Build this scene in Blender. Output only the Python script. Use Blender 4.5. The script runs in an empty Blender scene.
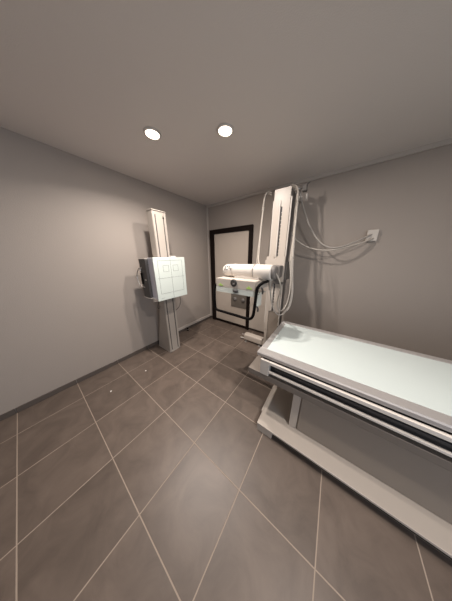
import bpy, bmesh, math
from mathutils import Vector, Matrix
S = bpy.context.scene
COL = S.collection

# ------------------------------------------------------------------ camera
F = 145.42
CAM = Vector((2.4047, -2.6264, 1.5331))
YAW, PITCH, ROLL = -0.6313, -0.2937, -0.0062
fw = Vector((math.sin(YAW)*math.cos(PITCH), math.cos(YAW)*math.cos(PITCH), math.sin(PITCH)))
rt = Vector((math.cos(YAW), -math.sin(YAW), 0)); up = rt.cross(fw)
rt2 = math.cos(ROLL)*rt + math.sin(ROLL)*up
up2 = -math.sin(ROLL)*rt + math.cos(ROLL)*up
cd = bpy.data.cameras.new('camera'); cam = bpy.data.objects.new('camera', cd); COL.objects.link(cam)
cd.sensor_fit = 'HORIZONTAL'; cd.sensor_width = 36; cd.lens = 36*F/452; cd.clip_start = .02
M = Matrix((rt2, up2, -fw)).transposed().to_4x4(); M.translation = CAM
cam.matrix_world = M; S.camera = cam

def at(u, v, ax, val):
    """3D point seen at photo pixel (u, v) on the plane coordinate[ax] = val"""
    d = rt2*((u-226)/F) - up2*((v-300.5)/F) + fw
    return CAM + d*((val-CAM[ax])/d[ax])

# ------------------------------------------------------------------ materials
def mat(name, col, rough=.5, metal=0., bump=0., bscale=60., var=0., vscale=3., emit=None, estr=0., spec=.5, trans=0., alpha=1., coat=0.):
    m = bpy.data.materials.new(name); m.use_nodes = True
    nt = m.node_tree; N = nt.nodes; L = nt.links
    b = N['Principled BSDF']
    b.inputs['Base Color'].default_value = (*col, 1)
    b.inputs['Roughness'].default_value = rough
    b.inputs['Metallic'].default_value = metal
    b.inputs['Specular IOR Level'].default_value = spec
    b.inputs['Transmission Weight'].default_value = trans
    b.inputs['Coat Weight'].default_value = coat
    b.inputs['Alpha'].default_value = alpha
    tc = N.new('ShaderNodeTexCoord')
    n = N.new('ShaderNodeTexNoise'); n.inputs['Scale'].default_value = vscale; n.inputs['Detail'].default_value = 4
    L.new(tc.outputs['Object'], n.inputs['Vector'])
    mx = N.new('ShaderNodeMix'); mx.data_type = 'RGBA'; mx.blend_type = 'MULTIPLY'
    mr = N.new('ShaderNodeMapRange'); mr.inputs[3].default_value = 1-var; mr.inputs[4].default_value = 1+var
    L.new(n.outputs['Fac'], mr.inputs['Value'])
    mx.inputs['Factor'].default_value = 1; mx.inputs['A'].default_value = (*col, 1)
    L.new(mr.outputs[0], mx.inputs['B']); L.new(mx.outputs['Result'], b.inputs['Base Color'])
    if bump:
        n2 = N.new('ShaderNodeTexNoise'); n2.inputs['Scale'].default_value = bscale; n2.inputs['Detail'].default_value = 3
        L.new(tc.outputs['Object'], n2.inputs['Vector'])
        bp = N.new('ShaderNodeBump'); bp.inputs['Strength'].default_value = bump; bp.inputs['Distance'].default_value = .004
        L.new(n2.outputs['Fac'], bp.inputs['Height']); L.new(bp.outputs['Normal'], b.inputs['Normal'])
    if emit:
        b.inputs['Emission Color'].default_value = (*emit, 1); b.inputs['Emission Strength'].default_value = estr
    return m

WALL = mat('wall_paint', (.37, .325, .29), .6, bump=.25, bscale=140, var=.03, vscale=1.5)
CEIL = mat('ceiling_paint', (.68, .635, .60), .8, bump=.2, bscale=160, var=.03, vscale=1.2)
SKIRT = mat('skirting_tile', (.10, .082, .072), .35, var=.12, vscale=6)
TRUNK = mat('trunking_white', (.50, .455, .415), .45, var=.03)
DOORF = mat('door_frame_dark', (.010, .006, .005), .6, spec=.12, var=.2, vscale=20)
DOORL = mat('door_leaf_cream', (.50, .435, .375), .5, bump=.08, bscale=90, var=.03)
CREAM = mat('enamel_cream', (.52, .465, .41), .38, bump=.05, bscale=200, var=.02)
BEIGE = mat('column_beige', (.39, .35, .31), .45, bump=.04, bscale=200, var=.02)
BARW = mat('bar_lit_white', (.78, .73, .67), .35, var=.02)  # brighter copy of the white enamel, carries the front light on the bars
APR = mat('apron_shaded', (.20, .172, .148), .5, var=.03)  # darker taupe with the shade below the tabletop put into it
WHITE = mat('enamel_white', (.60, .56, .515), .35, bump=.04, bscale=200, var=.02)
PALE = mat('panel_white', (.66, .73, .69), .3, var=.015, vscale=5)
LILAC = mat('panel_side_daylit', (.62, .62, .68), .4, var=.04)  # bluish tint paints the daylight falling on the panel sides
GREYP = mat('plastic_grey', (.15, .138, .13), .5, var=.05, vscale=15)
DARK = mat('plastic_dark', (.045, .042, .042), .5, var=.15, vscale=20)
BLACK = mat('rubber_black', (.005, .004, .004), .7, spec=.08, var=.2, vscale=25)
ALU = mat('aluminium', (.62, .60, .59), .32, metal=.55, bump=.05, bscale=300, var=.04, vscale=8)
STEEL = mat('steel', (.62, .60, .58), .28, metal=.9, var=.05)
TOP = mat('tabletop_laminate', (.64, .72, .71), .28, var=.02, vscale=6, coat=.2)
CABLE = mat('cable_cream', (.50, .46, .41), .5, var=.1, vscale=30)
CABLEG = mat('cable_grey', (.40, .37, .34), .5, var=.12, vscale=30)
MARK = mat('marking_grey', (.14, .155, .155), .5, var=.05)
INK = mat('ink_dark', (.10, .10, .12), .5, var=.05)
GREEN = mat('sticker_green', (.42, .62, .16), .5, var=.15, vscale=60)
CLEAR = mat('acrylic_clear', (.80, .86, .82), .12, var=.01, alpha=.55)
PLATEG = mat('metal_plate_taupe', (.21, .185, .16), .42, metal=.4, bump=.15, bscale=200, var=.08, vscale=25)
PEDES = mat('pedestal_taupe', (.30, .255, .215), .5, bump=.06, bscale=150, var=.03)
GLOW = mat('lamp_glow', (.9, .85, .8), .5, emit=(1, .83, .68), estr=9)
SCRAP = mat('paper_scrap', (.8, .78, .74), .7, var=.05)

def floor_mat():
    m = bpy.data.materials.new('floor_tiles'); m.use_nodes = True
    nt = m.node_tree; N = nt.nodes; L = nt.links; b = N['Principled BSDF']
    tc = N.new('ShaderNodeTexCoord'); sp = N.new('ShaderNodeSeparateXYZ'); L.new(tc.outputs['Object'], sp.inputs[0])
    def mt(op, a, b_=None, c=None):
        n = N.new('ShaderNodeMath'); n.operation = op
        for i, v in enumerate((a, b_, c)):
            if v is None: continue
            if isinstance(v, (int, float)): n.inputs[i].default_value = v
            else: L.new(v, n.inputs[i])
        return n.outputs[0]
    tx = mt('MULTIPLY', mt('SUBTRACT', sp.outputs[0], .3303), 1/.45)
    ty = mt('MULTIPLY', mt('ADD', sp.outputs[1], 1.2104), 1/.45)
    def edge(t):
        fr = mt('FRACT', t); return mt('MINIMUM', fr, mt('SUBTRACT', 1.0, fr))
    g = mt('MINIMUM', edge(tx), edge(ty))
    mr = N.new('ShaderNodeMapRange'); mr.interpolation_type = 'SMOOTHSTEP'
    mr.inputs[1].default_value = .0045; mr.inputs[2].default_value = .0085; mr.inputs[3].default_value = 1; mr.inputs[4].default_value = 0
    L.new(g, mr.inputs[0])
    cx = N.new('ShaderNodeCombineXYZ'); L.new(mt('FLOOR', tx), cx.inputs[0]); L.new(mt('FLOOR', ty), cx.inputs[1])
    wn = N.new('ShaderNodeTexWhiteNoise'); L.new(cx.outputs[0], wn.inputs['Vector'])
    add = N.new('ShaderNodeVectorMath'); add.operation = 'MULTIPLY_ADD'
    L.new(wn.outputs['Color'], add.inputs[0]); add.inputs[1].default_value = (9, 9, 9); L.new(tc.outputs['Object'], add.inputs[2])
    n1 = N.new('ShaderNodeTexNoise'); n1.inputs['Scale'].default_value = 5; n1.inputs['Detail'].default_value = 7; n1.inputs['Roughness'].default_value = .6
    n1.inputs['Distortion'].default_value = .8
    L.new(add.outputs[0], n1.inputs['Vector'])
    cr = N.new('ShaderNodeValToRGB'); L.new(n1.outputs['Fac'], cr.inputs[0])
    cr.color_ramp.elements[0].position = .3; cr.color_ramp.elements[0].color = (.108, .083, .068, 1)
    cr.color_ramp.elements[1].position = .72; cr.color_ramp.elements[1].color = (.172, .134, .110, 1)
    hv = N.new('ShaderNodeHueSaturation'); L.new(cr.outputs[0], hv.inputs['Color'])
    L.new(mt('MULTIPLY_ADD', wn.outputs['Value'], .16, .92), hv.inputs['Value'])
    mx = N.new('ShaderNodeMix'); mx.data_type = 'RGBA'; L.new(mr.outputs[0], mx.inputs['Factor'])
    L.new(hv.outputs[0], mx.inputs['A']); mx.inputs['B'].default_value = (.36, .29, .235, 1)
    L.new(mx.outputs['Result'], b.inputs['Base Color'])
    L.new(mt('MULTIPLY_ADD', mr.outputs[0], .35, .42), b.inputs['Roughness'])
    bp = N.new('ShaderNodeBump'); bp.inputs['Distance'].default_value = .002; bp.inputs['Strength'].default_value = .35
    L.new(mt('SUBTRACT', mt('MULTIPLY', n1.outputs['Fac'], .4), mr.outputs[0]), bp.inputs['Height'])
    L.new(bp.outputs['Normal'], b.inputs['Normal'])
    return m
FLOOR = floor_mat()

# ------------------------------------------------------------------ mesh helpers
def box(bm, lo, hi, bev=0., seg=2, rot=None, piv=None):
    r = bmesh.ops.create_cube(bm, size=1)
    vs = r['verts']
    for v in vs:
        v.co = Vector([lo[i]+(hi[i]-lo[i])*(v.co[i]+.5) for i in range(3)])
    if bev:
        es = list({e for v in vs for e in v.link_edges})
        q = bmesh.ops.bevel(bm, geom=es, offset=bev, segments=seg, affect='EDGES', profile=.6)
        vs = list({v for f in q['faces'] for v in f.verts} | {v for v in vs if v.is_valid})
    if rot is not None:
        bmesh.ops.rotate(bm, verts=vs, cent=piv, matrix=rot)
    return vs

def prism(bm, pts, axis, a, b, bev=0.):
    """polygon pts (2D in the other two axes, in order) extruded along axis from a to b"""
    def mk(p, t):
        c = list(p); c.insert(axis, t); return Vector(c)
    A = [bm.verts.new(mk(p, a)) for p in pts]; B = [bm.verts.new(mk(p, b)) for p in pts]
    fs = [bm.faces.new(A), bm.faces.new(B[::-1])]
    n = len(pts)
    for i in range(n): fs.append(bm.faces.new((A[i], A[(i+1) % n], B[(i+1) % n], B[i])))
    bmesh.ops.recalc_face_normals(bm, faces=fs)
    if bev:
        bmesh.ops.bevel(bm, geom=list({e for f in fs for e in f.edges}), offset=bev, segments=2, affect='EDGES')

def lathe(bm, prof, c, axis=2, seg=28):
    """prof: (radius, offset along axis); closed where radius is 0"""
    c = Vector(c); rings = []
    o1, o2 = [(1, 2), (2, 0), (0, 1)][axis]
    for r, h in prof:
        if r < 1e-6:
            p = c.copy(); p[axis] += h; rings.append([bm.verts.new(p)])
        else:
            ring = []
            for k in range(seg):
                a = 2*math.pi*k/seg; p = c.copy(); p[axis] += h
                p[o1] += r*math.cos(a); p[o2] += r*math.sin(a); ring.append(bm.verts.new(p))
            rings.append(ring)
    fs = []
    for A, B in zip(rings, rings[1:]):
        for k in range(seg):
            k2 = (k+1) % seg
            if len(A) == 1 and len(B) == 1: continue
            if len(A) == 1: fs.append(bm.faces.new((A[0], B[k], B[k2])))
            elif len(B) == 1: fs.append(bm.faces.new((A[k2], A[k], B[0])))
            else: fs.append(bm.faces.new((A[k], B[k], B[k2], A[k2])))
    bmesh.ops.recalc_face_normals(bm, faces=fs)
    for f in fs: f.smooth = True

def smooth_path(pts, n=8):
    P = [Vector(p) for p in pts]
    if len(P) < 3: return P
    out = []
    for i in range(len(P)-1):
        p0 = P[i-1] if i else P[0]*2-P[1]; p1 = P[i]; p2 = P[i+1]; p3 = P[i+2] if i+2 < len(P) else P[-1]*2-P[-2]
        for k in range(n):
            t = k/n
            out.append(.5*((2*p1)+(-p0+p2)*t+(2*p0-5*p1+4*p2-p3)*t*t+(-p0+3*p1-3*p2+p3)*t**3))
    out.append(P[-1]); return out

def tube(bm, pts, r, seg=10, n=8, smooth=True, squash=1.):
    P = smooth_path(pts, n) if smooth else [Vector(p) for p in pts]
    t0 = (P[1]-P[0]).normalized(); ref = Vector((0, 0, 1)) if abs(t0.z) < .9 else Vector((1, 0, 0))
    nx = t0.cross(ref).normalized(); rings = []
    for i, p in enumerate(P):
        t = (P[min(i+1, len(P)-1)]-P[max(i-1, 0)]).normalized()
        nx = (nx-t*nx.dot(t)).normalized(); ny = t.cross(nx)
        rings.append([bm.verts.new(p+nx*r*math.cos(2*math.pi*k/seg)+ny*r*squash*math.sin(2*math.pi*k/seg)) for k in range(seg)])
    fs = []
    for A, B in zip(rings, rings[1:]):
        for k in range(seg): fs.append(bm.faces.new((A[k], A[(k+1) % seg], B[(k+1) % seg], B[k])))
    for f in fs: f.smooth = True
    fs += [bm.faces.new(rings[0][::-1]), bm.faces.new(rings[-1])]
    bmesh.ops.recalc_face_normals(bm, faces=fs)

def root_loc(o):
    while o.parent: o = o.parent
    return o.location
def obj(name, bm, m, parent=None, loc=None, label=None):
    me = bpy.data.meshes.new(name); me.materials.append(m)
    o = bpy.data.objects.new(name, me); COL.objects.link(o)
    if parent:
        off = root_loc(parent); o.parent = parent
    else:
        off = Vector(loc or (0, 0, 0)); o.location = off
    for v in bm.verts: v.co -= off
    bm.to_mesh(me); bm.free()
    if label: o['label'] = label
    return o
def NB(): return bmesh.new()
def part(name, parent, m, *calls, label=None):
    bm = NB()
    for fn, *a in calls:
        kw = a.pop() if a and isinstance(a[-1], dict) else {}
        fn(bm, *a, **kw)
    return obj(name, bm, m, parent, label=label)
def thing(name, label, cat, loc, group=None):
    o = bpy.data.objects.new(name, None); COL.objects.link(o); o.location = loc
    o.empty_display_size = .1; o['label'] = label; o['category'] = cat
    if group: o['group'] = group
    return o
def single(name, label, cat, m, loc, *calls, group=None):
    bm = NB()
    for fn, *a in calls:
        kw = a.pop() if a and isinstance(a[-1], dict) else {}
        fn(bm, *a, **kw)
    o = obj(name, bm, m, None, loc); o['label'] = label; o['category'] = cat
    if group: o['group'] = group
    return o
def struct(name, m, *calls, parent=None, loc=(0, 0, 0)):
    bm = NB()
    for fn, *a in calls:
        kw = a.pop() if a and isinstance(a[-1], dict) else {}
        fn(bm, *a, **kw)
    o = obj(name, bm, m, parent, loc)
    if not parent: o['kind'] = 'structure'
    return o

# ------------------------------------------------------------------ room
H = 2.563; RX = 4.7; RY = -4.3
struct('floor', FLOOR, (box, (-.1, RY-.1, -.08), (RX+.1, .1, 0)))
struct('ceiling', CEIL, (box, (-.1, RY-.1, H), (RX+.1, .1, H+.08)))
struct('wall_left', WALL, (box, (-.12, RY-.1, 0), (0, .12, H)))
struct('wall_back', WALL, (box, (0, 0, 0), (RX, .12, H)))
struct('wall_rear', WALL, (box, (-.1, RY-.12, 0), (RX+.1, RY, H)))
# wall to the right, unseen, with a window added for cool daylight
WY0, WY1, WZ0, WZ1 = -4.0, -2.6, .35, 2.05
struct('wall_right', WALL, (box, (RX, RY, 0), (RX+.12, WY0, H)), (box, (RX, WY1, 0), (RX+.12, .12, H)),
       (box, (RX, WY0, 0), (RX+.12, WY1, WZ0)), (box, (RX, WY0, WZ1), (RX+.12, WY1, H)))
struct('added_window_1', WHITE, (box, (RX+.03, WY0, WZ0), (RX+.09, WY0+.05, WZ1)), (box, (RX+.03, WY1-.05, WZ0), (RX+.09, WY1, WZ1)),
       (box, (RX+.03, WY0+.05, WZ0), (RX+.09, WY1-.05, WZ0+.05)), (box, (RX+.03, WY0+.05, WZ1-.05), (RX+.09, WY1-.05, WZ1)),
       (box, (RX+.035, (WY0+WY1)/2-.03, WZ0+.05), (RX+.085, (WY0+WY1)/2+.03, WZ1-.05)))
# skirting tiles with joints that meet the floor joints
def skirt_y(bm, x0, x1, ya, yb):
    y = ya; ks = sorted([-(1.2104+.45*k) for k in range(-2, 8) if yb < -(1.2104+.45*k) < ya], reverse=True)
    for k in ks+[yb]:
        box(bm, (x0, k+.002, 0), (x1, y-.002, .06), .0015, 1); y = k
def skirt_x(bm, y0, y1, xa, xb):
    x = xa
    for k in [.3303+.45*k for k in range(0, 12) if xa < .3303+.45*k < xb]+[xb]:
        box(bm, (x+.002, y0, 0), (k-.002, y1, .06), .0015, 1); x = k
struct('baseboard_left', SKIRT, (skirt_y, 0, .011, 0, RY))
struct('baseboard_back', SKIRT, (skirt_x, -.011, 0, .014, .088), (skirt_x, -.011, 0, 1.112, RX))
struct('baseboard_right', SKIRT, (box, (RX-.011, RY, 0), (RX, -.012, .06)))
struct('baseboard_rear', SKIRT, (box, (.012, RY, 0), (RX-.012, RY+.011, .06)))
# white cable trunking: under the ceiling, down the corner, along the foot of the left wall
struct('trim_1', TRUNK, (box, (0, -.022, H-.042), (RX, 0, H), .002))
struct('trim_2', TRUNK, (box, (.0, -.028, .062), (.026, 0, H-.043), .002))
struct('trim_3', TRUNK, (box, (0, -1.27, .062), (.02, -.03, .112), .002))

# door: dark frame standing proud of the wall, cream leaf inside it
d1 = struct('door_1', DOORF, (box, (.098, -.06, 0), (.198, .0, 2.075), .003), (box, (1.048, -.06, 0), (1.112, .0, 2.075), .003),
            (box, (.198, -.06, 1.995), (1.048, .0, 2.075), .003), (box, (.198, -.04, 0), (1.048, 0, .05), .003))
struct('door_leaf', DOORL, (box, (.199, -.024, .055), (1.044, -.002, 1.99), .003), parent=d1)
pl = struct('metal_plate', PLATEG, (box, (.65, -.034, .455), (1.046, -.0245, .77), .003), parent=d1)
for x in (.755, .955):
    struct('round_lock', GREYP, (lathe, [(0, -.030), (.024, -.030), (.032, -.026), (.034, -.012), (.046, -.010), (.046, 0)], (x, -.0335, .64), 1), parent=pl)

# pale cabinet on the wall to the right of the door
wc = thing('wall_cabinet', 'shallow cream cabinet on the back wall between the dark door frame and the column', 'cabinet', (1.35, -.03, .062))
part('body', wc, CREAM, (box, (1.125, -.05, .062), (1.62, -.012, 1.30), .003))
part('lower_panel', wc, CREAM, (box, (1.130, -.056, .068), (1.615, -.0505, .594), .002))
part('upper_panel', wc, CREAM, (box, (1.130, -.056, .602), (1.615, -.0505, 1.294), .002))

# ------------------------------------------------------------------ chest stand on the left
cs = thing('chest_stand', 'cream floor column by the left wall carrying a square white image detector panel', 'x-ray stand', (.3, -1.4, 0))
cx0, cx1, cy0, cy1, cz = .30, .43, -1.50, -1.31, 2.107
part('column', cs, BEIGE, (prism, [(.065, .0), (.425, .0), (.425, cz-.004), (cx0, cz-.004), (cx0, .86), (.215, .5)], 1, cy0, cy1, .004))
part('top_cap', cs, BEIGE, (box, (cx0-.004, cy0-.004, cz-.003), (.434, cy1+.004, cz+.008), .003))
part('front_cover', cs, BEIGE, (box, (.4255, cy0+.045, .02), (.432, cy1-.045, cz-.04), .002))
for y in (cy0+.038, cy1-.038):
    part('guide_slot', cs, DARK, (box, (.4255, y-.0055, .04), (.4285, y+.0055, cz-.05)), label='dark vertical guide slot')
for y0, y1 in ((cy0, cy0+.030), (cy1-.030, cy1)):
    part('edge_rail', cs, BEIGE, (box, (.4255, y0, .0), (.434, y1, cz-.012), .002))
part('lock_hole', cs, BLACK, (lathe, [(0, .003), (.010, .003), (.010, 0)], (.4325, cy1-.040, cz-.075), 0, 14))
# detector head
HY0, HY1, HZ0, HZ1, HX0, HX1 = -1.658, -1.187, .962, 1.528, .455, .592
fp = part('detector_panel', cs, LILAC, (box, (HX0, HY0, HZ0+.02), (HX1-.014, HY1, HZ1-.004), .004), label='grey sides of the detector panel')
part('front_plate', fp, PALE, (box, (HX1-.013, HY0-.003, HZ0), (HX1, HY1+.003, HZ1), .004), label='white front plate of the detector panel')
part('bottom_lip', fp, WHITE, (prism, [(HX0-.003, .925), (HX0-.003, .985), (HX1-.0135, .985), (HX1-.0135, HZ0)], 1, HY0-.003, HY1+.003, .002))
mk = NB()
yc = (HY0+HY1)/2; zc = 1.262; X = HX1+.0003; w = .0022
def line(y0, z0, y1, z1): box(mk, (X-.0004, min(y0, y1)-w/2, min(z0, z1)-w/2), (X+.0008, max(y0, y1)+w/2, max(z0, z1)+w/2))
hy = .185; z0, z1 = 1.055, 1.488
for a in ((yc-hy, z0, yc+hy, z0), (yc-hy, z1, yc+hy, z1), (yc-hy, z0, yc-hy, z1), (yc+hy, z0, yc+hy, z1),
          (yc, HZ0+.01, yc, HZ1-.01), (HY0+.03, zc, HY1-.03, zc)): line(*a)
for s in (-1, 1):    # the two upper exposure fields, rounded at their outer corners
    a, b = yc+s*.035, yc+s*.115
    for q in ((a, 1.345, b, 1.345), (a, 1.425, b, 1.425), (a, 1.345, a, 1.425), (b, 1.345, b, 1.425)): line(*q)
for k in range(5): line(HY0+.04+k*.012, HZ0+.032, HY0+.046+k*.012, HZ0+.032)
obj('marking', mk, MARK, fp, label='thin grey centring lines')
part('carriage', cs, DARK, (box, (.4352, -1.49, 1.0), (.4545, -1.32, 1.48), .003))
for y0, y1 in ((-1.692, -1.508), (-1.302, -1.200)):
    part('cassette_housing', cs, DARK, (box, (.285, y0, .995), (.4545, y1, 1.508), .005), label='dark grey cassette housing behind the white panel')
part('housing_trim', cs, WHITE, (box, (.280, -1.696, 1.509), (.4545, -1.508, 1.516), .002))
part('housing_trim', cs, WHITE, (box, (.280, -1.696, .985), (.4545, -1.508, .994), .002))
part('tray_latch', cs, BLACK, (box, (.30, -1.704, 1.18), (.33, -1.6925, 1.33), .004), (box, (.285, -1.6995, 1.22), (.345, -1.6925, 1.24), .002))
part('latch_screw', cs, STEEL, (box, (.385, -1.700, 1.235), (.425, -1.6925, 1.245), .002))
part('handle_mount', cs, STEEL, (box, (.28, -1.702, 1.355), (.315, -1.6925, 1.385), .003))
part('tray_handle', cs, STEEL, (tube, [(.335, -1.692, 1.395), (.302, -1.716, 1.385), (.268, -1.728, 1.33), (.258, -1.731, 1.26), (.272, -1.728, 1.19), (.315, -1.716, 1.145), (.345, -1.692, 1.135)], .0055))
part('top_knob', cs, WHITE, (box, (.50, -1.37, 1.5285), (.55, -1.29, 1.546), .007, 3))
part('hanging_cable', cs, GREYP, (tube, [(.40, -1.508, 1.05), (.40, -1.53, .95), (.38, -1.56, .87), (.35, -1.56, .80), (.33, -1.53, .77), (.31, -1.502, .80)], .005))
part('hanging_cable', cs, GREYP, (tube, [(.44, -1.25, 1.0), (.45, -1.22, .88), (.44, -1.24, .76), (.40, -1.29, .69), (.38, -1.307, .70)], .004))
part('floor_flange', cs, BEIGE, (box, (.075, cy0-.004, 0), (.434, cy1+.004, .018), .003))

# ------------------------------------------------------------------ tube stand
ts = thing('x_ray_tube_stand', 'tall cream column at the back wall carrying a white x-ray tube on an arm', 'x-ray stand', (1.74, -.42, 0))
tx0, tx1, ty0, ty1, tz = 1.640, 1.842, -.52, -.30, 2.33
part('column', ts, GREYP, (box, (tx0+.012, ty0+.016, .0), (tx1, ty1, tz-.015), .004), label='grey sides of the tall column')
part('front_plate', ts, CREAM, (box, (tx0, ty0, .72), (tx0+.090, ty0+.015, tz)), (box, (tx0+.112, ty0, .72), (tx1-.004, ty0+.015, tz)),
     (box, (tx0+.090, ty0, tz-.20), (tx0+.112, ty0+.015, tz)))
part('scale_slot', ts, DARK, (box, (tx0+.0905, ty0+.009, .72), (tx0+.1115, ty0+.0158, tz-.201)))
bm = NB()
z = .80
while z < tz-.26:
    box(bm, (tx0+.100, ty0+.004, z), (tx0+.110, ty0+.0088, z+.006)); z += .045
obj('scale_tick', bm, WHITE, ts, label='pale tick marks of the height scale')
part('tape', ts, WHITE, (box, (tx0+.076, ty0-.012, .74), (tx0+.090, ty0-.0005, tz-.13), .002), label='white steel tape running down the slot')
part('edge_strip', ts, WHITE, (box, (tx0-.014, ty0+.004, .5), (tx0-.001, ty0+.012, tz-.12), .002))
part('edge_strip', ts, WHITE, (box, (tx1+.001, ty0+.002, .5), (tx1+.016, ty0+.010, tz-.105), .002))
part('lower_cover', ts, CREAM, (box, (tx0, ty0+.001, .0), (tx0+.045, ty0+.0155, .719), .003))
part('shaded_channel', ts, PEDES, (box, (tx0+.046, ty0+.012, .0), (tx1-.004, ty0+.0158, .719)))  # taupe strip stands in for shade of tube and carriage on the column
# wall bracket and hose clamps at the top
part('wall_bracket', ts, STEEL, (box, (1.80, -.31, tz-.035), (1.845, -.0225, tz-.005), .003), (box, (1.79, -.0222, tz-.06), (1.86, -.001, tz+.03), .003))
part('top_rail', ts, STEEL, (tube, [(1.60, -.36, tz+.012), (1.95, -.34, tz+.012)], .010, {'smooth': False}), (box, (1.70, -.40, tz-.016), (1.74, -.31, tz+.014), .002))
part('hose_clamp', ts, GREYP, (box, (1.925, -.375, tz-.03), (1.975, -.305, tz+.035), .006), (tube, [(1.95, -.34, tz+.03), (1.99, -.30, tz+.07)], .007, {'smooth': False}))
part('hose_clamp', ts, WHITE, (box, (1.965, -.325, tz-.12), (1.985, -.285, tz-.05), .006))
part('hose_clamp', ts, GREYP, (box, (1.585, -.385, tz-.02), (1.615, -.335, tz+.03), .006))
# carriage and arm
part('carriage_plate', ts, CREAM, (prism, [(1.615, 1.485), (1.632, 1.485), (1.632, 1.53), (1.73, 1.53), (1.73, 1.50), (1.762, 1.50), (1.762, 1.53), (1.878, 1.53), (1.878, 1.20), (1.835, 1.20), (1.815, 1.28), (1.615, 1.28)], 1, -.62, -.585, .003))
part('carriage_body', ts, GREYP, (box, (1.628, -.584, 1.16), (1.872, -.53, 1.50), .006), (box, (1.872, -.57, 1.22), (1.90, -.36, 1.46), .006))
part('joint_block', ts, GREYP, (box, (1.72, -.76, 1.27), (1.865, -.621, 1.42), .012))
part('support_arm', ts, GREYP, (box, (1.66, -1.09, 1.29), (1.80, -.76, 1.40), .02, 3))
# x-ray tube housing, axis along the table
tc = (1.62, -1.17, 1.375)
part('tube_housing', ts, WHITE, (lathe, [(0, -.30), (.030, -.298), (.052, -.288), (.064, -.270), (.070, -.245), (.073, -.20), (.076, -.125), (.077, .0), (.079, .12), (.079, .285), (.075, .300), (0, .300)], tc, 0, 40),
     (box, (1.50, -1.235, 1.272), (1.80, -1.105, 1.34), .02, 3))
part('end_cap', ts, GREYP, (lathe, [(0, .337), (.052, .337), (.064, .330), (.069, .318), (.069, .3005)], tc, 0, 36), label='grey end cap of the tube housing')
part('housing_band', ts, CREAM, (lathe, [(.0795, .098), (.0825, .099), (.0825, .110), (.0795, .111)], tc, 0, 40))
part('housing_band', ts, CREAM, (lathe, [(.0775, -.150), (.0785, -.149), (.0785, -.140), (.0775, -.139)], tc, 0, 40))
part('seam_groove', ts, DARK, (lathe, [(.079, .112), (.0802, .1125), (.0802, .1155), (.079, .116)], tc, 0, 40))
# label on the left end of the tube: a small group of dark characters
bm = NB()
for i in range(3):
    for k in range(4):
        a = math.radians(168-i*13); L_ = .018 if k else .010
        x = tc[0]-.245+k*.026; r = .0738
        y = tc[1]+math.cos(a)*r; zz = tc[2]+math.sin(a)*r
        if (i+k) % 3 == 2 and k: continue
        box(bm, (x, y-.003, zz-.005), (x+L_, y+.0025, zz+.005))
obj('label_print', bm, INK, ts, label='small grey printed lettering')
# collimator console below the tube
con = part('collimator_console', ts, CREAM, (prism, [(-1.352, 1.206), (-1.352, 1.300), (-1.03, 1.306), (-1.03, 1.20)], 0, 1.335, 1.822, .003))
kc = at(233.6, 283.0, 1, -1.355)
part('round_knob', con, DARK, (lathe, [(.022, -.008), (.034, -.008), (.038, -.004), (.040, 0), (.040, .004)], (kc.x, -1.3535, kc.z), 1, 30), label='dark grey round knob on the console front')
part('knob_face', con, GREYP, (lathe, [(0, -.003), (.010, -.003), (.012, -.006), (.0215, -.006), (.0215, 0)], (kc.x, -1.3535, kc.z), 1, 20))
part('lens_turret', con, DARK, (lathe, [(0, -.012), (.036, -.012), (.040, -.008), (.040, .022), (0, .022)], (kc.x+.022, -1.330, 1.178), 2, 26))
for (u, v) in ((220.8, 284.8), (249, 288.3)):
    c = at(u, v, 1, -1.353)
    part('green_sticker', con, GREEN, (box, (c.x-.028, -1.3545, c.z-.010), (c.x+.030, -1.3523, c.z+.004)), (prism, [(c.x-.016, c.z+.004), (c.x+.014, c.z+.004), (c.x-.002, c.z+.022)], 1, -1.3545, -1.3523), label='green marking on the console front')
part('accessory_rail', con, CLEAR, (box, (1.337, -1.352, 1.148), (1.818, -1.345, 1.205), .002), (box, (1.337, -1.344, 1.148), (1.818, -1.05, 1.154), .002), label='clear acrylic rail under the console')
part('clear_wing', con, CLEAR, (box, (1.770, -1.20, .985), (1.776, -1.06, 1.147), .002), label='clear acrylic side wing')
part('handlebar', ts, BLACK, (tube, [(1.885, -1.20, 1.292), (1.878, -1.31, 1.290), (1.855, -1.350, 1.262), (1.842, -1.356, 1.215), (1.832, -1.356, 1.10), (1.822, -1.356, .99),
      (1.812, -1.356, .945), (1.785, -1.356, .912), (1.740, -1.356, .905), (1.60, -1.356, .909), (1.42, -1.356, .914), (1.345, -1.356, .918), (1.320, -1.356, .935), (1.313, -1.356, .97), (1.309, -1.356, 1.10), (1.309, -1.345, 1.19), (1.334, -1.330, 1.23)], .0150, {'seg': 12}), label='black bent handlebar')
part('hanging_cable', ts, DARK, (tube, [(1.862, -1.29, 1.24), (1.868, -1.27, 1.20), (1.862, -1.265, 1.17)], .009))
part('hanging_cable', ts, DARK, (tube, [(1.836, -1.33, 1.05), (1.848, -1.32, 1.03), (1.850, -1.32, .995)], .008), label='short black cable stub')
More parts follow.
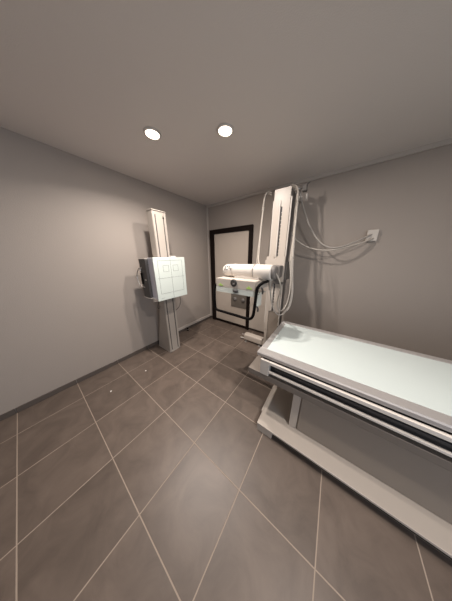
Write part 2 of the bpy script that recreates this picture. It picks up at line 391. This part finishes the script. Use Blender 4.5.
# foot: horizontal rail carriage with levelling studs
part('foot_bar', ts, CREAM, (box, (1.235, -.480, .028), (1.60, -.360, .150), .034, 5), (box, (1.60, -.46, .02), (1.651, -.38, .11), .004))
for (x, y, zz) in ((1.205, -.455, .045), (1.205, -.395, .085), (1.215, -.420, .03)):
    part('levelling_stud', ts, STEEL, (lathe, [(0, -.045), (.010, -.045), (.012, -.040), (.012, -.020), (.006, -.018), (.006, .045)], (x+.0, y, zz), 0, 12))
for x in (1.29, 1.55):
    part('foot_pad', ts, STEEL, (lathe, [(.0, 0), (.022, 0), (.022, .010), (.010, .014), (.010, .03)], (x, -.475, 0), 2, 16))
part('bolt_hole', ts, BLACK, (lathe, [(0, -.002), (.006, -.002), (.006, .0)], (1.47, -.4755, .075), 1, 12))
# hoses on the stand (two bundles) and the pair that runs to the right along the wall
def px(lst): return [tuple(at(u, v, 1, y)) for u, v, y in lst]
part('hose', ts, CABLE, (tube, px([(272, 193, -.36), (269, 192, -.38), (266.3, 193.5, -.42), (264.5, 199, -.44), (263, 212, -.45), (261.5, 225, -.47), (260, 240, -.50), (259, 252, -.56), (258.5, 258, -.68), (259, 263, -.86), (260, 266, -1.10)]), .0085))
part('hose', ts, CABLE, (tube, px([(272, 195, -.35), (268, 194, -.37), (265, 196, -.40), (263.2, 204, -.42), (262, 215, -.43), (260.3, 230, -.44), (258.8, 244, -.48), (257.5, 255, -.56), (257, 262, -.72), (258, 268, -1.08)]), .007))
part('hose', ts, CABLE, (tube, px([(292, 184.8, -.36), (296.5, 186.5, -.42), (298, 192, -.46), (296.5, 212, -.50), (294.2, 235, -.54), (292.3, 255, -.58), (291.4, 272, -.60), (291.8, 287, -.62), (290.5, 299, -.64), (287.5, 308, -.68), (282.5, 314.2, -.74), (277.5, 314.5, -.80), (273.5, 309, -.86), (271.3, 300, -.94), (270, 288, -1.04), (270.5, 281, -1.12)]), .0085))
part('hose', ts, CABLE, (tube, px([(291, 186.5, -.34), (295.5, 187.5, -.38), (297, 194, -.42), (295, 214, -.46), (293.3, 236, -.50), (291.5, 250, -.56), (290.2, 262, -.60), (290.6, 278, -.62), (289.5, 292, -.66), (286.5, 304, -.70), (281.8, 310.5, -.76), (278.2, 309, -.82), (277.5, 302, -.88), (279.5, 294.5, -.96), (281, 288, -1.04), (279.3, 281, -1.12), (276.6, 274.5, -1.165), (275, 273.2, -1.17)]), .0075))
part('hose', ts, CABLEG, (tube, px([(293, 187.5, -.34), (297.4, 190, -.38), (298.2, 200, -.40), (296.3, 218, -.42), (294.6, 238, -.45), (293.3, 256, -.50), (292.7, 272, -.54), (292.9, 288, -.56), (291.3, 301, -.60), (288, 309.5, -.65), (283.5, 312, -.72)]), .008))
part('cable_tie', ts, WHITE, (tube, px([(291.0, 257.5, -.585), (293.3, 257.5, -.555)]), .013, {'smooth': False}))
part('cable_tie', ts, WHITE, (tube, px([(263.5, 207, -.425), (262.7, 211, -.43)]), .016, {'smooth': False}))
part('wall_hose', ts, CABLEG, (tube, px([(298, 186.8, -.34), (300, 192, -.30), (301.3, 200, -.27), (304, 210, -.25), (309, 224, -.23), (315, 236, -.22), (322, 244, -.22), (331, 247.6, -.22), (341, 246.8, -.20), (352, 243, -.16), (364, 238, -.10), (372, 234, -.03)]), .0095), label='grey hose sagging to the right along the wall')
part('wall_hose', ts, CABLE, (tube, px([(291, 232, -.31), (293.5, 237, -.29), (298, 241.5, -.27), (305, 246, -.25), (315, 249.3, -.23), (326, 250.3, -.22), (337, 249.2, -.20), (350, 246, -.16), (364, 242, -.10), (374, 238, -.03)]), .0085), label='cream hose sagging to the right along the wall')
part('hose_outlet', ts, WHITE, (box, (at(372, 236, 1, -.03).x-.05, -.04, at(372, 236, 1, -.03).z-.06), (at(372, 236, 1, -.03).x+.05, -.001, at(372, 236, 1, -.03).z+.07), .006))

# ------------------------------------------------------------------ examination table
TX1 = 4.15
et = thing('examination_table', 'white topped x-ray table with aluminium rails on a cream pedestal base at the right', 'table', (3.1, -1.2, 0))
part('tabletop', et, TOP, (box, (2.035, -1.505, .728), (TX1-.04, -.875, .7385), .002), label='pale greenish white table surface')
part('front_rail', et, ALU, (prism, [(-1.590, .708), (-1.590, .733), (-1.582, .741), (-1.512, .741), (-1.505, .737), (-1.505, .708)], 0, 1.982, TX1))
part('back_rail', et, ALU, (prism, [(-.875, .708), (-.875, .737), (-.868, .741), (-.814, .741), (-.806, .733), (-.806, .708)], 0, 1.982, TX1))
part('end_rail', et, ALU, (box, (1.984, -1.504, .708), (2.034, -.876, .7385), .002))
part('end_rail', et, ALU, (box, (TX1-.039, -1.504, .708), (TX1-.002, -.876, .7385), .002))
part('rail_groove', et, BLACK, (box, (2.04, -1.588, .694), (TX1-.01, -1.55, .7075)))
part('upper_frame', et, DARK, (box, (2.045, -1.545, .555), (TX1-.05, -.86, .7075), .003))
part('frame_end', et, CREAM, (box, (1.992, -1.53, .545), (2.044, -.87, .7075), .004))
part('bucky_bar', et, BARW, (box, (2.10, -1.606, .664), (TX1-.03, -1.57, .692), .003))
part('bucky_bar', et, BARW, (box, (2.10, -1.605, .580), (TX1-.03, -1.585, .596), .002))
part('bucky_block', et, WHITE, (box, (2.022, -1.606, .545), (2.099, -1.546, .692), .005))
part('bucky_tray', et, DARK, (box, (2.14, -1.575, .605), (3.6, -1.546, .628), .003))
part('apron', et, APR, (box, (1.910, -1.600, .488), (TX1-.02, -.80, .544), .003))
ped = part('pedestal', et, PEDES, (box, (2.312, -1.545, .088), (TX1-.25, -.90, .487), .003))
part('pedestal_corner', et, CREAM, (box, (2.306, -1.556, .088), (2.362, -1.5455, .487), .002))
part('pedestal_panel', et, PEDES, (box, (2.372, -1.553, .09), (TX1-.26, -1.5455, .485), .002))
part('base_plate', et, CREAM, (box, (2.068, -1.700, .070), (TX1-.1, -.72, .0875), .003), (box, (2.056, -1.575, .071), (2.068, -.74, .0865), .002))
part('base_foot', et, CREAM, (box, (2.069, -1.698, .0), (2.205, -1.58, .0695), .003))
part('base_foot', et, CREAM, (box, (2.069, -.84, .0), (2.205, -.725, .0695), .003))
part('base_recess', et, BLACK, (box, (2.19, -1.575, .0), (TX1-.12, -.845, .0695)), (box, (2.206, -1.66, .0), (TX1-.12, -1.5755, .0695)), label='black recessed toe kick')

# ------------------------------------------------------------------ small things
ds = single('door_stop', 'small dark door stop on the floor at the foot of the left wall', 'door stop', BLACK, (.05, -.82, 0),
            (lathe, [(0, 0), (.022, 0), (.022, .006), (.016, .01), (.014, .035), (.018, .045), (.014, .052), (0, .054)], (.05, -.82, 0), 2, 18))
part('steel_ring', ds, STEEL, (lathe, [(.0165, .022), (.0195, .022), (.0195, .028), (.0165, .028)], (.05, -.82, 0), 2, 18))
for nm, lab, (x, y) in (('paper_scrap', 'tiny white scrap on a floor tile below the chest stand', (.5, -1.944)),
                        ('paper_scrap', 'tiny white scrap on the floor farther left, nearer the viewer', (.493, -2.35))):
    single(nm, lab, 'scrap', SCRAP, (x, y, 0), (prism, [(x-.010, y-.006), (x+.006, y-.009), (x+.010, y+.004), (x-.002, y+.009)], 2, .0003, .004))

# ------------------------------------------------------------------ lights
def area(name, loc, size, power, col, shape='DISK', rot=(0, 0, 0), sy=None, spread=None):
    ld = bpy.data.lights.new(name, 'AREA'); ld.shape = shape; ld.size = size; ld.energy = power; ld.color = col
    if sy: ld.size_y = sy
    if spread: ld.spread = spread
    o = bpy.data.objects.new(name, ld); COL.objects.link(o); o.location = loc; o.rotation_euler = rot; return o
LAMPS = [((1.46, -1.33), 21, 180, 'round recessed ceiling lamp nearest the back wall and the x-ray column'),
         ((.93, -1.68), 22, 150, 'round recessed ceiling lamp nearest the left wall and the chest stand'),
         ((2.90, -1.98), 22, 180, 'round recessed ceiling lamp above the front edge of the table')]
first = None
for (x, y), pw, spr, lab in LAMPS:
    if first is None:
        t = thing('ceiling_lamp', lab, 'lamp', (x, y, H), 'recessed ceiling lamps'); first = t
        part('lamp_ring', t, WHITE, (lathe, [(.055, -.001), (.072, -.001), (.070, -.010), (.058, -.012), (.055, -.006), (.055, -.001)], (x, y, H), 2, 36))
        part('lamp_glass', t, GLOW, (lathe, [(0, -.006), (.0545, -.006), (.0545, -.001), (0, -.001)], (x, y, H), 2, 36))
    else:
        t = first.copy(); COL.objects.link(t); t.location = (x, y, H); t['label'] = lab
        for ch in first.children:
            c = ch.copy(); COL.objects.link(c); c.parent = t
    area('lamp_light', (x, y, H-.016), .07, pw, (1, .90, .82), spread=math.radians(spr))
area('daylight', (RX-.02, (WY0+WY1)/2, (WZ0+WZ1)/2), WY1-WY0-.1, 26, (.78, .88, 1), 'RECTANGLE', (math.radians(90), 0, math.radians(90)), WZ1-WZ0-.1)  # cool fill light at the added window, for the left wall

w = bpy.data.worlds.new('world'); S.world = w; w.use_nodes = True
w.node_tree.nodes['Background'].inputs[0].default_value = (.55, .7, .95, 1); w.node_tree.nodes['Background'].inputs[1].default_value = .8
S.view_settings.view_transform = 'Standard'; S.view_settings.look = 'None'; S.view_settings.gamma = 1; S.view_settings.use_curve_mapping = False
S.view_settings.exposure = 0.15
